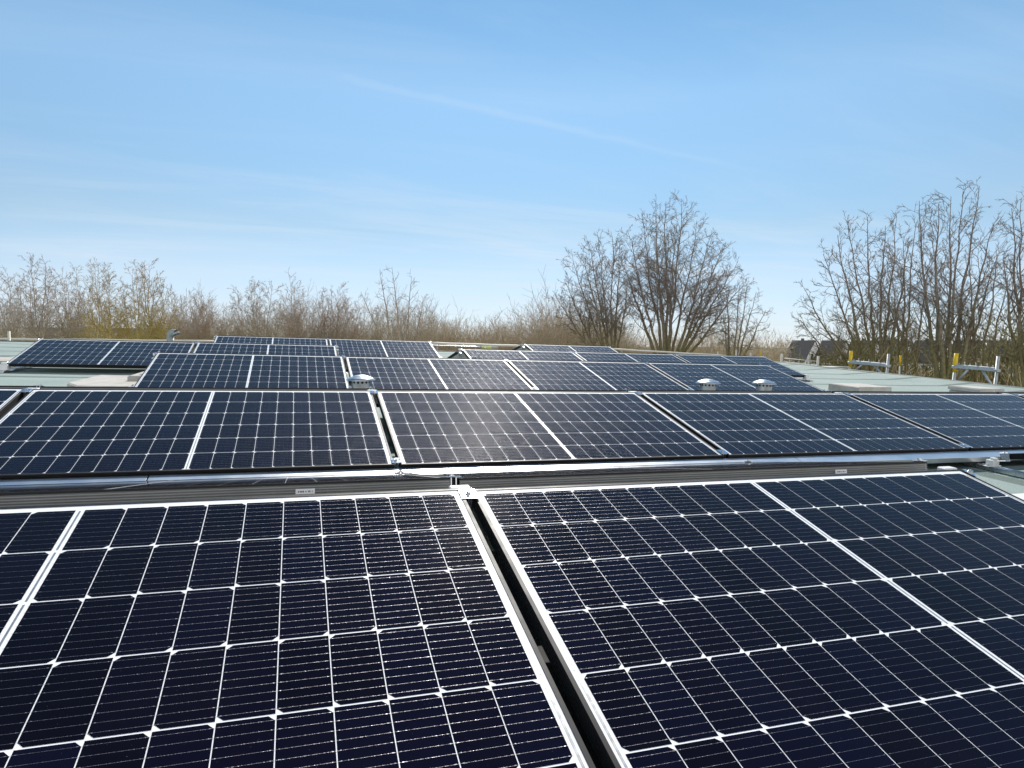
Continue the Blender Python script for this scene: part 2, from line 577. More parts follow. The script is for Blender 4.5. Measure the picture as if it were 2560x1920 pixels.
def panel_meshes():
    # frame: grooved extrusion, long sides full length, short sides between them
    prof = [(0.0090, 0.0), (0.0006, 0.0), (0.0, -0.0006), (0.0, -0.006)]
    z = -0.006
    for k in range(4):
        prof += [(0.0060, z - 0.0006), (0.0060, z - 0.0028), (0.0, z - 0.0034), (0.0, z - 0.0066)]
        z -= 0.0066
    prof += [(0.0, -FT), (0.026, -FT), (0.026, -FT + .0015), (0.0075, -FT + .0015), (0.0075, -0.0085), (0.0090, -0.0085)]
    b = MB()

    def extrude(fn, l0, l1, long=False):
        n = len(prof)
        for i in range(n):
            p, q = prof[i], prof[(i + 1) % n]
            b.face([fn(p[0], l0, p[1]), fn(p[0], l1, p[1]), fn(q[0], l1, q[1]), fn(q[0], l0, q[1])], 1 if (long and 2 < i < 20) else 0)
        b.face([fn(p[0], l0, p[1]) for p in prof])
        b.face([fn(p[0], l1, p[1]) for p in prof])
    extrude(lambda d, l, z: (l, d, z), 0, PL)
    extrude(lambda d, l, z: (l, PW - d, z), 0, PL, True)
    e = 0.0091
    extrude(lambda d, l, z: (d, l, z), e, PW - e)
    extrude(lambda d, l, z: (PL - d, l, z), e, PW - e)
    frame = b.mesh('panel_frame', [M['frame'], M['frameside']])

    # laminate: white sheet, half cells with cut corners, ribbons, bus bars
    b = MB()
    zt = -0.0016
    q = .0091
    b.face([(q, q, zt), (PL - q, q, zt), (PL - q, PW - q, zt), (q, PW - q, zt)], 0)
    b.face([(q, PW - q, zt - .006), (PL - q, PW - q, zt - .006), (PL - q, q, zt - .006), (q, q, zt - .006)], 0)
    mx, cg, cw, gx = 0.029, 0.018, 0.0802, 0.0018
    ch, gy = 0.1634, 0.0033
    my = PW - 6 * ch - 5 * gy - 0.0125     # cells sit low, wide white margin at the top
    cut = 0.0095
    half = 10 * cw + 9 * gx
    mx = (PL - 2 * half - cg) / 2
    for h in range(2):
        xs = mx if h == 0 else mx + half + cg
        for r in range(6):                   # row 0 at the top
            y1 = PW - my - r * (ch + gy)
            y0 = y1 - ch
            outward = (r % 2 == 0)
            left_cut = outward if h == 0 else (not outward)
            for c in range(10):
                x0 = xs + c * (cw + gx)
                x1 = x0 + cw
                if left_cut:
                    P = [(x0 + cut, y0), (x1, y0), (x1, y1), (x0 + cut, y1), (x0, y1 - cut), (x0, y0 + cut)]
                else:
                    P = [(x0, y0), (x1 - cut, y0), (x1, y0 + cut), (x1, y1 - cut), (x1 - cut, y1), (x0, y1)]
                b.face([(x, y, zt + .0004) for x, y in P], 1)
            for k in range(9):
                yy = y0 + ch * (k + 0.5) / 9
                w = 0.00021
                b.face([(xs - .003, yy - w, zt + .0007), (xs + half + .003, yy - w, zt + .0007),
                        (xs + half + .003, yy + w, zt + .0007), (xs - .003, yy + w, zt + .0007)], 2)
                for c in range(10):
                    x0 = xs + c * (cw + gx)
                    for q, (f, s) in enumerate(((0.06, 1.5), (0.27, 0.8), (0.5, 0.9), (0.73, 0.8), (0.94, 1.5))):
                        px, w2, l2 = x0 + cw * f, 0.00045 * s, 0.0009 * s
                        b.face([(px - l2, yy - w2, zt + .0009), (px + l2, yy - w2, zt + .0009), (px + l2, yy + w2, zt + .0009), (px - l2, yy + w2, zt + .0009)], 2)
    for x in (mx - 0.0085, PL - mx + 0.0085):
        for r in range(0, 6, 2):
            ya = PW - my - r * (ch + gy) - 0.010
            yb = PW - my - (r + 2) * (ch + gy) + 0.012
            b.face([(x - .0021, yb, zt + .0004), (x + .0021, yb, zt + .0004), (x + .0021, ya, zt + .0004), (x - .0021, ya, zt + .0004)], 3)
    x = PL / 2
    for r in range(6):
        ya = PW - my - r * (ch + gy) - 0.004
        yb = ya - ch + 0.006
        b.face([(x - .0019, yb, zt + .0004), (x + .0019, yb, zt + .0004), (x + .0019, ya, zt + .0004), (x - .0019, ya, zt + .0004)], 3)
    lam = b.mesh('cell_laminate', [M['back'], M['cell'], M['ribbon'], M['busgrey']])

    b = MB()
    b.box((0.36, PW + .0004, -0.030), (0.408, PW + .0012, -0.0165))
    sticker = b.mesh('serial_sticker', M['sticker'])
    b = MB()
    r2 = random.Random(3)
    x = 0.366
    while x < 0.400:
        w = r2.choice((.0012, .002, .0026))
        b.face([(x, PW + .0016, -.0255), (x + w, PW + .0016, -.0255), (x + w, PW + .0016, -.0215), (x, PW + .0016, -.0215)])
        x += w + r2.choice((.0012, .0020, .0042))
    ink = b.mesh('serial_digits', M['ink'])
    return frame, lam, sticker, ink


FR_ME, LAM_ME, ST_ME, INK_ME = panel_meshes()


def make_panel():
    root = bpy.data.objects.new('solar_panel', None)
    root.empty_display_size = 0.1
    COL.objects.link(root)
    link('frame', FR_ME, root)
    link('cell_laminate', LAM_ME, root)
    s = link('serial_sticker', ST_ME, root)
    link('serial_digits', INK_ME, s)
    return root


ROWS = {    # row: (x offset, y of the lower edge, z, joints of front panels, joints of back panels)
    'A': (-3.0322, 0.6595, 0.0, (1, 2), (1, 2, 4)),
    'B': (-3.0153, 2.9956, -0.004, (0, 1, 2, 3, 4, 5), (0, 1, 2, 3, 4, 5)),
    'C': (-2.9787, 6.0795, 0.0, (1, 2, 3, 4), (1, 2, 3, 4)),
    'D': (-4.6531, 8.4320, -0.007, (1, 2, 4, 5, 6), (1, 2, 4, 5, 6)),
    'E': (-2.9317, 10.6897, 0.003, (1, 2, 4), (1, 2, 4)),
}
ROWNAME = {'A': 'the nearest row', 'B': 'the second row', 'C': 'the third row behind the vents',
           'D': 'the fourth row', 'E': 'the farthest row'}
ROWSHORT = {'A': 'the nearest row', 'B': 'the second row', 'C': 'the third row', 'D': 'the fourth row', 'E': 'the farthest row'}
ORD = ['first', 'second', 'third', 'fourth', 'fifth', 'sixth', 'seventh']
rj = random.Random(11)
for row, (ox, oy, oz, fronts, backs) in ROWS.items():
    for i, k in enumerate(fronts):
        pos = 'only' if len(fronts) == 1 else ORD[i] + ' from the left'
        if row == 'A':
            lab = ['large near solar panel at lower left, cut off by the picture edge',
                   'large near solar panel at lower right with pale roof beside its end'][i]
        elif row == 'B' and k in (0, 5):
            lab = 'sliver of a solar panel at the %s picture edge in the second row' % ('left' if k == 0 else 'right')
        elif row == 'B':
            lab = 'solar panel facing the viewer, %s whole panel in the second row' % ORD[i - 1]
        else:
            lab = 'solar panel facing the viewer, %s in %s' % (pos, ROWNAME[row])
        jit = rj.uniform(-0.002, 0.002)
        mw = roofm(ox + k * PITCHX + .006, oy + jit, oz + rj.uniform(-.001, .001), TILT + rj.uniform(-.0025, .0025), rj.uniform(-.0008, .0008))
        o = place('solar_panel', make_panel, mw, lab, 'solar panel', 'solar panels facing the viewer')
    for i, k in enumerate(backs):
        yr = oy + PW * CTI + GAP
        lab = 'rear-facing panel with grooved grey frame edge, behind %s panel of %s' % (
            ORD[fronts.index(k)] if k in fronts else 'missing', ROWSHORT[row])
        if row == 'A':
            lab = {1: 'rear-facing panel with ribbed dark frame and white sticker, behind the lower left panel',
                   2: 'rear-facing panel with ribbed dark frame and sticker, behind the lower right panel',
                   4: 'rear-facing panel showing a dark corner at the right edge, beyond the empty roof patch'}[k]
        # local y runs up-slope; turned half round so it falls away from the viewer
        mw = roofm(ox + k * PITCHX + PL + .006, yr + PW * CTI, oz + rj.uniform(-.001, .001), TILT + rj.uniform(-.002, .002), math.pi)
        place('solar_panel', make_panel, mw, lab, 'solar panel', 'solar panels facing away')

# ---------------------------------------------------------------- clamps, ridge posts, feet, rails


def make_clamp():
    root = bpy.data.objects.new('panel_clamp', None)
    COL.objects.link(root)
    b = MB()      # bent plate bridging two frames, stem going down into the gap
    b.box((-0.0225, -0.027, 0.0008), (0.0225, 0.027, 0.0044), bev=0.0014)
    b.box((-0.0085, -0.024, -0.046), (-0.0055, 0.024, 0.0006))
    b.box((0.0055, -0.024, -0.046), (0.0085, 0.024, 0.0006))
    link('clamp_plate', b.mesh('clamp_plate', M['clamp']), root)
    b = MB()
    b.lathe([(0, 0.0045), (0.0085, 0.0045), (0.0085, 0.0075), (0.006, 0.0075), (0.006, 0.0125), (0.004, 0.0125), (0.0035, 0.009), (0, 0.009)], 14, smooth=False)
    link('bolt', b.mesh('bolt', M['bolt']), root)
    return root


def make_end_clamp():
    root = bpy.data.objects.new('end_clamp', None)
    COL.objects.link(root)
    b = MB()
    b.box((-0.002, -0.024, 0.0008), (0.016, 0.024, 0.004), bev=0.001)
    b.box((0.003, -0.024, -0.045), (0.0065, 0.024, 0.0006))
    b.box((0.0070, -0.024, -0.045), (0.040, 0.024, -0.041), bev=0.001)
    link('clamp_plate', b.mesh('end_plate', M['alu']), root)
    b = MB()
    b.lathe([(0, 0.0043), (0.0075, 0.0043), (0.0075, 0.011), (0.004, 0.0115), (0.003, 0.009), (0, 0.009)], 14, c=(0.007, 0, 0), smooth=False)
    link('bolt', b.mesh('end_bolt', M['bolt']), root)
    return root


def make_ridge():
    root = bpy.data.objects.new('ridge_support', None)
    COL.objects.link(root)
    h = PW * STI - ZR - 0.035
    b = MB()
    b.box((-0.030, -0.052, 0.0), (0.030, 0.052, 0.006), bev=0.001)
    b.box((-0.024, -0.015, 0.006), (-0.020, 0.015, h))
    b.box((0.020, -0.015, 0.006), (0.024, 0.015, h))
    b.box((-0.0198, 0.010, 0.006), (0.0198, 0.0135, h))
    link('post', b.mesh('ridge_post', M['zinc']), root)
    b = MB()
    b.box((-0.028, -0.017, h + .0005), (0.028, 0.017, h + 0.024), bev=0.003)
    link('head', b.mesh('ridge_head', M['white']), root)
    return root


def make_foot():
    root = bpy.data.objects.new('foot_bracket', None)
    COL.objects.link(root)
    b = MB()
    b.box((-0.040, -0.045, 0.0), (0.040, 0.030, 0.060), bev=0.004)
    b.box((-0.085, -0.035, 0.0), (-0.0405, 0.020, 0.006), bev=0.001)
    b.box((0.0405, -0.035, 0.0), (0.085, 0.020, 0.006), bev=0.001)
    b.box((-0.024, -0.020, 0.0605), (0.024, 0.030, 0.082), bev=0.003)
    link('block', b.mesh('foot_block', M['white']), root)
    b = MB()
    for s in (-1, 1):
        b.lathe([(0, 0.0062), (0.012, 0.0062), (0.012, 0.018), (0.007, 0.020), (0, 0.020)], 12, c=(0.062 * s, -0.005, 0), smooth=False)
    link('bolt', b.mesh('foot_bolt', M['bolt']), root)
    return root


def joint_name(ks, j, row):
    """j is the joint index: between panel j-1 and panel j"""
    l, r = (j - 1) in ks, j in ks
    nm = lambda k: ORD[ks.index(k)]
    if l and r:
        return 'between %s and %s panels of %s' % (nm(j - 1), nm(j), ROWSHORT[row])
    if r:
        return 'left end of %s panel of %s' % (nm(j), ROWSHORT[row])
    return 'right end of %s panel of %s' % (nm(j - 1), ROWSHORT[row])


rails_done = set()
for row, (ox, oy, oz, fronts, backs) in ROWS.items():
    for side, ks in (('front', fronts), ('back', backs)):
        joints = sorted(set(ks) | {k + 1 for k in ks})
        for j in joints:
            x = ox + j * PITCHX - 0.0095
            l, r = (j - 1) in ks, j in ks
            where = joint_name(list(ks), j, row)
            yr = oy + PW * CTI
            if side == 'front':
                spots = (('upper', yr - 0.034 * CTI, oz + PW * STI - 0.034 * STI, TILT, 0.0),
                         ('lower', oy + 0.036 * CTI, oz + 0.036 * STI, TILT, 0.0))
            else:
                spots = (('upper', yr + GAP + 0.034 * CTI, oz + PW * STI - 0.034 * STI, -TILT, 0.0),
                         ('lower', yr + GAP + (PW - .036) * CTI, oz + .036 * STI, -TILT, 0.0))
            for ul, y, z, rx, _ in spots:
                if row == 'A' and side == 'front' and ul == 'lower':
                    continue
                if side == 'back' and ul == 'lower' and not (row == 'A'):
                    continue
                face = 'viewer-facing' if side == 'front' else 'rear-facing'
                if side == 'back' and row != 'A':
                    lab = 'silver rear-side ridge clamp, %s' % where
                else:
                    lab = 'silver %s-edge %s clamp, %s' % (ul, face, where)
                if l and r:
                    place('panel_clamp', make_clamp, roofm(x, y, z, rx), lab, 'clamp', 'silver clamps between panels')
                else:
                    mw = roofm(x + (-GX / 2 if l else GX / 2), y, z, rx)
                    if r:
                        mw = mw @ Matrix.Rotation(math.pi, 4, 'Z')
                    place('end_clamp', make_end_clamp, mw, lab, 'clamp', 'silver clamps at panel ends')
            if side == 'front':
                place('ridge_support', make_ridge, roofm(x, yr + GAP / 2 - 0.008, ZR + .004),
                      'silver post under the ridge, %s' % where, 'support post', 'posts under the panel ridges')
                if row in 'CDE':
                    place('foot_bracket', make_foot, roofm(x, oy + 0.005, ZR + .026),
                          'white metal foot block, %s' % where, 'bracket', 'feet at the lower panel edges')
place('foot_bracket', make_foot, roofm(ROWS['A'][0] + 4 * PITCHX - 0.0095, ROWS['A'][1] + 2 * PW * CTI + GAP + 0.02, ZR + .026, 0, math.pi) @ Matrix.Scale(0.62, 4),
      'blue-grey metal foot block beside a dark panel corner at the right edge', 'bracket', 'feet at the lower panel edges')


def make_rail(length):
    b = MB()      # channel with an open slot on top
    b.box((-0.030, 0, 0.0), (0.030, length, 0.022), bev=0.002)
    b.box((-0.030, 0, 0.0222), (-0.008, length, 0.026), bev=0.001)
    b.box((0.008, 0, 0.0222), (0.030, length, 0.026), bev=0.001)
    return b.mesh('base_rail', M['alu'])


RAIL_ME = {}


def base_rail(x, y0, y1, lab):
    key = round(y1 - y0, 2)
    if key not in RAIL_ME:
        RAIL_ME[key] = make_rail(y1 - y0)
    o = link('base_rail', RAIL_ME[key])
    o.matrix_world = roofm(x, y0, ZR + 0.002)
    tag(o, lab, 'rail', 'base rails under the panel joints')


jx = lambda row, j: ROWS[row][0] + j * PITCHX - 0.0095
for j in range(1, 6):
    if j in (1, 2, 3, 4, 5):
        base_rail(jx('A', j), 1.80, 5.15, 'aluminium rail lying on the roof under %s' % (
            {1: 'the left end of the lower left panel', 2: 'the dark gap between the two nearest panels',
             3: 'the right end of the lower right panel', 4: 'the empty roof patch on the right',
             5: 'the panel at the right picture edge'}[j]))
for j in range(1, 6):
    base_rail(jx('C', j), 5.98, 8.30, 'roof rail under the third row, %s' % joint_name([1, 2, 3, 4], j, 'C').split(' of ')[0])
for j in (1, 2, 3, 4, 5, 6, 7):
    base_rail(jx('D', j), 8.32, 10.62, 'roof rail under the fourth row, %s' % joint_name([1, 2, 4, 5, 6], j, 'D').split(' of ')[0])

b = MB()  # added dark sheet standing in for shade, covers sunlit felt in the gap
b.box((-0.20, 0, 0), (0.20, 1.75, 0.008), bev=0.002)
o = link('gap_shade_mat', b.mesh('gap_shade_mat', M['gap_black']))
o.matrix_world = roofm(jx('A', 2), 0.30, ZR + 0.008)
tag(o, 'added black mat imitating shade on the roof in the gap between the nearest panels', 'mat')

# long bright profile in the valley under the second row, tilted like the panels
b = MB()
segs = [(-5.2, -0.56), (-0.555, 2.6), (2.605, 7.2)]
for x0, x1 in segs:
    b.box((x0, -0.088, -0.004), (x1, 0, 0), bev=0.0012)
    b.box((x0, -0.088, -0.030), (x1, -0.084, -0.0042))
o = link('valley_rail', b.mesh('valley_rail', M['rail']))
o.matrix_world = roofm(0, 2.991, -0.020, TILT)
tag(o, 'long shiny aluminium rail along the foot of the second row, glaring in the sun', 'rail')
b = MB()
b.box((0, 0, 0), (4.5, 0.10, 0.014), bev=0.002)
o = link('flat_rail', b.mesh('flat_rail', M['white']))
o.matrix_world = roofm(2.55, 2.20, ZR + 0.012)
tag(o, 'flat whitish metal strip on the bare roof beside the lower right panel', 'rail')

# ---------------------------------------------------------------- roof vents


def make_vent():
    root = bpy.data.objects.new('roof_vent', None)
    COL.objects.link(root)
    n = 40
    b = MB()
    b.lathe([(0.105, 0.0), (0.100, 0.008), (0.078, 0.03), (0.073, 0.05), (0.073, 0.235)], n)
    link('pipe', b.mesh('vent_pipe', M['vent']), root)
    b = MB()
    b.lathe([(0.0765, 0.215), (0.0765, 0.275)], n)
    b.lathe([(0.0795, 0.236), (0.0795, 0.241)], n)
    col = link('collar', b.mesh('vent_collar', M['vent']), root)
    b = MB()
    for k in range(14):
        a = 2 * math.pi * k / 14
        m = Matrix.Rotation(a, 4, 'Z') @ Matrix.Translation((0.0772, 0, 0.256)) @ Matrix.Rotation(math.pi / 2, 4, 'Y')
        b.lathe([(0.0, 0.0), (0.0098, 0.0)], 14, mat=m, smooth=False)
    link('hole', b.mesh('vent_holes', M['dark']), col)
    b = MB()
    b.lathe([(0.108, 0.272), (0.118, 0.270), (0.1185, 0.273), (0.094, 0.289), (0.072, 0.297), (0.068, 0.298), (0.064, 0.301), (0.042, 0.308), (0.018, 0.312), (0, 0.313)], 56)
    b.lathe([(0, 0.276), (0.108, 0.270)], 56)
    link('cap', b.mesh('vent_cap', M['vent']), root)
    return root


for x, y, lab in ((0.521, 5.60, 'round aluminium roof vent with domed cap, the left one, apart from the other two'),
                  (3.810, 5.60, 'round aluminium roof vent with domed cap, left one of the pair'),
                  (4.455, 5.60, 'round aluminium roof vent with domed cap, rightmost, near the end of the third row')):
    place('roof_vent', make_vent, roofm(x, y, ZR - .040, R(1.2 * math.sin(x * 9)), x * 2.3) @ Matrix.Rotation(R(1.0 * math.cos(x * 5)), 4, 'Y'), lab, 'roof vent', 'domed vents between the panel rows')

# grey hooded pipe far back on the left
b = MB()
p0 = ROOF.inverted() @ at(426, 856, 13.4)
pts = [(0, 0, -0.10), (0, 0, 0.06)]
for k in range(9):
    a = k / 8 * R(115)
    pts.append((0.07 - 0.07 * math.cos(a), 0, 0.06 + 0.07 * math.sin(a)))
b.tube(pts, 0.066, 18, cap=False)
b.tube([(pts[-1][0] - .0, 0, pts[-1][2]), (pts[-1][0] + .02, 0, pts[-1][2] - .035)], 0.074, 18, cap=False)
root = empty('hooded_vent_pipe', roofm(p0.x, p0.y, 0.02, 0, R(-20)))
tag(root, 'grey hooded vent pipe with dark mouth at the far roof edge', 'vent pipe')
link('pipe', b.mesh('hood_pipe', M['greypipe']), root)
b = MB()
e = Vector(pts[-1])
b.lathe([(0, 0), (0.062, 0)], 18, mat=Matrix.Translation(e + Vector((.006, 0, -.010))) @ Matrix.Rotation(R(155), 4, 'Y'))
link('opening', b.mesh('hood_opening', M['dark']), root)

# ---------------------------------------------------------------- concrete slabs


def slab(x, y, z, w, l, h, rz, lab, corner=0.0, seed=1):
    r = random.Random(seed)
    b = MB()
    e = 0.012
    out = [(0, corner), (corner * 0.7, 0), (w, 0), (w, l), (0, l)] if corner else [(0, 0), (w, 0), (w, l), (0, l)]
    cen = Vector((w / 2, l / 2))
    rings = []
    for zz, s in ((0, 0), (0.0 + e * .5, 0), (h - e, 0), (h, e)):
        ring = []
        for px, py in out:
            d = (cen - Vector((px, py))).normalized() * s * 1.4
            ring.append((px + d.x, py + d.y, zz + (r.uniform(-.003, .003) if zz else 0)))
        rings.append(ring)
    n = len(out)
    for i in range(3):
        for k in range(n):
            b.face([rings[i][k], rings[i][(k + 1) % n], rings[i + 1][(k + 1) % n], rings[i + 1][k]])
    b.face(rings[3])
    b.face(list(reversed(rings[0])))
    o = link('concrete_slab', b.mesh('concrete_slab', M['concrete']))
    o.matrix_world = roofm(x, y, z, 0, rz)
    return tag(o, lab, 'concrete slab', 'concrete slabs lying on the roof')


zs = ZR + 0.006
slab(-1.86, 6.35, zs, 0.62, 0.95, 0.085, R(-6), 'pale concrete slab with a cut corner on the left, lying low on the felt', 0.22, 2)
slab(-1.42, 6.75, zs + .001, 0.52, 0.62, 0.130, R(-4), 'pale concrete slab tucked against the left end of the third row', 0.0, 3)
slab(-1.30, 7.45, zs, 0.60, 0.75, 0.15, R(4), 'pale concrete slab under the lower edge of the fourth row', 0.0, 4)
slab(-3.85, 8.95, zs, 0.80, 0.62, 0.075, R(3), 'pale concrete slab at the left picture edge beside a white foot block', 0.1, 5)
slab(-3.25, 9.95, zs, 0.55, 0.55, 0.07, R(-3), 'small pale concrete slab behind the left end of the fourth row', 0.1, 6)
slab(6.50, 6.45, zs, 0.52, 0.48, 0.118, R(1), 'concrete slab with dark shaded side on the right, nearer the panels', 0.0, 7)
slab(8.38, 6.37, zs, 0.44, 0.42, 0.062, R(1), 'lower slab of the concrete pair at the far right by the roof edge', 0.0, 8)
slab(8.37, 6.36, zs + .064, 0.45, 0.44, 0.052, R(2), 'upper slab of the concrete pair at the far right by the roof edge', 0.0, 9)

# ---------------------------------------------------------------- scaffolding at the roof edges


def scaffold(name, y0, y1, x, zb, zt, zbeam, yellow, lab, braces=True, pale=False):
    root = empty(name, roofm(0, 0, 0))
    tag(root, lab, 'scaffold', 'scaffold frames along the right roof edge')
    mm = M['cream'] if pale else M['zinc']
    r = 0.024
    for k, y in enumerate((y0, y1)):
        b = MB()
        b.tube([(x, y, -5.4), (x, y, zt - (0.0 if k == 0 else .02))], r, 12)
        po = link('post', b.mesh('scaffold_post', mm), root)
        if yellow and k == 1:
            b = MB()
            b.tube([(x, y, zbeam - 0.10), (x, y, zt + .006)], r + 0.009, 12)
            link('sleeve', b.mesh('yellow_sleeve', M['yellow']), po)
    b = MB()
    b.box((x - .025, y0 + .026, zbeam - 0.033), (x + .025, y1 - .026, zbeam + 0.033), bev=0.004)
    n = 7
    for k in range(n):
        yy = y0 + (y1 - y0) * (k + .7) / (n + .4)
        b.tube([(x, yy, zbeam + .03), (x, yy, zbeam + 0.060 + 0.025 * (k % 2))], 0.008, 8)
    for yy in (y0, y1):       # couplers
        b.box((x - .036, yy - .040, zbeam - .040), (x + .036, yy + .040, zbeam + .012), bev=0.006)
        b.tube([(x - .05, yy, zbeam - .012), (x + .05, yy, zbeam - .012)], 0.011, 8)
    link('beam', b.mesh('scaffold_beam', mm), root)
    if braces:
        L = y1 - y0
        for s, (ya, yb) in enumerate(((y0 + .33 * L, y0 + .04 * L), (y1 - .33 * L, y1 - .04 * L))):
            b = MB()
            b.tube([(x, ya, zbeam - .033), (x, yb, zb)], 0.019, 10)
            link('brace', b.mesh('scaffold_brace', mm), root)
    else:
        b = MB()
        b.tube([(x, y0, zbeam + .11), (x, y1, zbeam + .11)], 0.008, 8)
        link('guard_rail', b.mesh('guard_rail', mm), root)
    return root


def zat(px, py, X=10.62):
    p = ROOF.inverted() @ at(px, py, 10.0)
    c = ROOF.inverted() @ Vector((0, 0, EYE))
    d = p - c
    q = c + d * (X / d.x)
    return q.y, q.z


for nm, pa, pb, py_t, py_beam, py_b, yel, lab, br, pale in (
        ('scaffold_tower', (2496, 889), (2391, 886), None, 920, 962, True, 'galvanised scaffold frame with yellow sleeve, the nearest at the right roof edge', True, False),
        ('scaffold_tower', (2222, 883), (2128, 880), None, 909, 938, True, 'galvanised scaffold frame with yellow sleeve, middle one at the right roof edge', True, False),
        ('scaffold_tower', (2046, 888), (1955, 885), None, 912, 930, False, 'pale scaffold frame with thin guard rail, the farthest at the right roof edge', False, True)):
    ya, za = zat(*pa)
    yb, zb_ = zat(*pb)
    _, zbeam = zat((pa[0] + pb[0]) / 2, py_beam)
    _, zbot = zat(pa[0], py_b)
    scaffold(nm, ya, yb, 10.62, zbot - .06, (za + zb_) / 2, zbeam, yel, lab, br, pale)

b = MB()
ya, za = zat(2050, 917)
yb, zb_ = zat(2126, 918)
b.tube([(10.60, ya, za), (10.60, (ya + yb) / 2, (za + zb_) / 2 - .004), (10.60, yb, zb_)], 0.020, 10)
o = link('scaffold_tube', b.mesh('scaffold_tube', M['cream']))
o.matrix_world = roofm(0, 0, 0)
tag(o, 'pale horizontal scaffold tube linking the two farther frames on the right', 'scaffold tube')
# lone posts
for px, pt, pb, dep, yel, lab in ((2251, 889, 950, 15.5, True, 'thin scaffold post with yellow top just right of the middle scaffold frame'),
                                  (1795, 879, 900, 21, False, 'short pale scaffold post at the far roof edge, leftmost of four'),
                                  (1841, 875, 900, 21, False, 'tall pale scaffold post at the far roof edge, second of four'),
                                  (1877, 882, 900, 21, False, 'shortest pale scaffold post at the far roof edge, third of four'),
                                  (1902, 877, 900, 21, True, 'yellow topped scaffold post at the far roof edge above the last panel'),
                                  (22, 828, 862, 13.1, False, 'pale scaffold post at the far left roof edge')):
    p = at(px, pt, dep)
    root = empty('scaffold_post', Matrix.Translation((p.x, p.y, 0)))
    tag(root, lab, 'scaffold post', 'single scaffold posts')
    b = MB()
    b.tube([(0, 0, 0), (0, 0, p.z)], 0.016 if yel else .024, 12)
    link('tube', b.mesh('post_tube', M['cream'] if not yel else M['zinc']), root)
    if yel:
        b = MB()
        b.tube([(0, 0, p.z - .24), (0, 0, p.z + .004)], 0.022, 12)
        link('sleeve', b.mesh('post_sleeve', M['yellow']), root)


def edge_tube(a, b_, r, lab, name='guard_rail', mat='cream'):
    b = MB()
    n = 8
    pts = [Vector(a).lerp(Vector(b_), k / n) + Vector((0, 0, 0.004 * math.sin(k * 2.1))) for k in range(n + 1)]
    b.tube(pts, r, 10)
    root = empty(name, Matrix.Identity(4))
    link('tube', b.mesh(name, M[mat]), root)
    for f in (0.12, 0.88):
        q = pts[0].lerp(pts[-1], f)
        b = MB()
        b.tube([(q.x, q.y + r * 2, 0), (q.x, q.y + r * 2, q.z - r * .5)], 0.024, 10)
        link('post', b.mesh('rail_post', M['zinc']), root)
    return tag(root, lab, 'guard rail', 'rails along the far roof edge')


edge_tube(at(-60, 847, 13.4), at(548, 853, 14.4), 0.022, 'long cream guard rail along the far roof edge at the left')
edge_tube(at(-60, 859, 13.3), at(45, 858, 13.5), 0.030, 'short cream board on the far left roof edge below the rail', 'toe_board')
edge_tube(at(1062, 857.5, 15.6), at(1318, 866, 16.2), 0.030, 'thick cream rail on the far roof edge, upper one in the gap')
edge_tube(at(1062, 863, 15.4), at(1205, 867.5, 15.7), 0.017, 'thin silver rail on the far roof edge, lower one in the gap', 'guard_rail', 'alu')
edge_tube(at(1520, 872, 16.8), at(1815, 889.5, 17.6), 0.024, 'cream guard rail along the far roof edge above the fourth row')
p = ROOF.inverted() @ at(1218, 869, 15.2)
b = MB()
b.box((-0.13, -0.03, 0), (0.10, 0.03, 0.05), 0, bev=0.006)
b.box((-0.07, -0.034, 0.006), (-0.03, -0.0305, 0.044), 1)
b.box((0.1005, -0.028, 0.004), (0.24, 0.028, 0.046), 2, bev=0.004)
o = link('tool_case', b.mesh('tool_case', [plain('pale_lime', (0.55, 0.60, 0.14), 0.5), M['white'], M['greypipe']]))
o.matrix_world = roofm(p.x, p.y, p.z - .02, 0, R(-8))
tag(o, 'small lime and grey object lying by the rail at the far roof edge', 'tool case')

# ---------------------------------------------------------------- trees


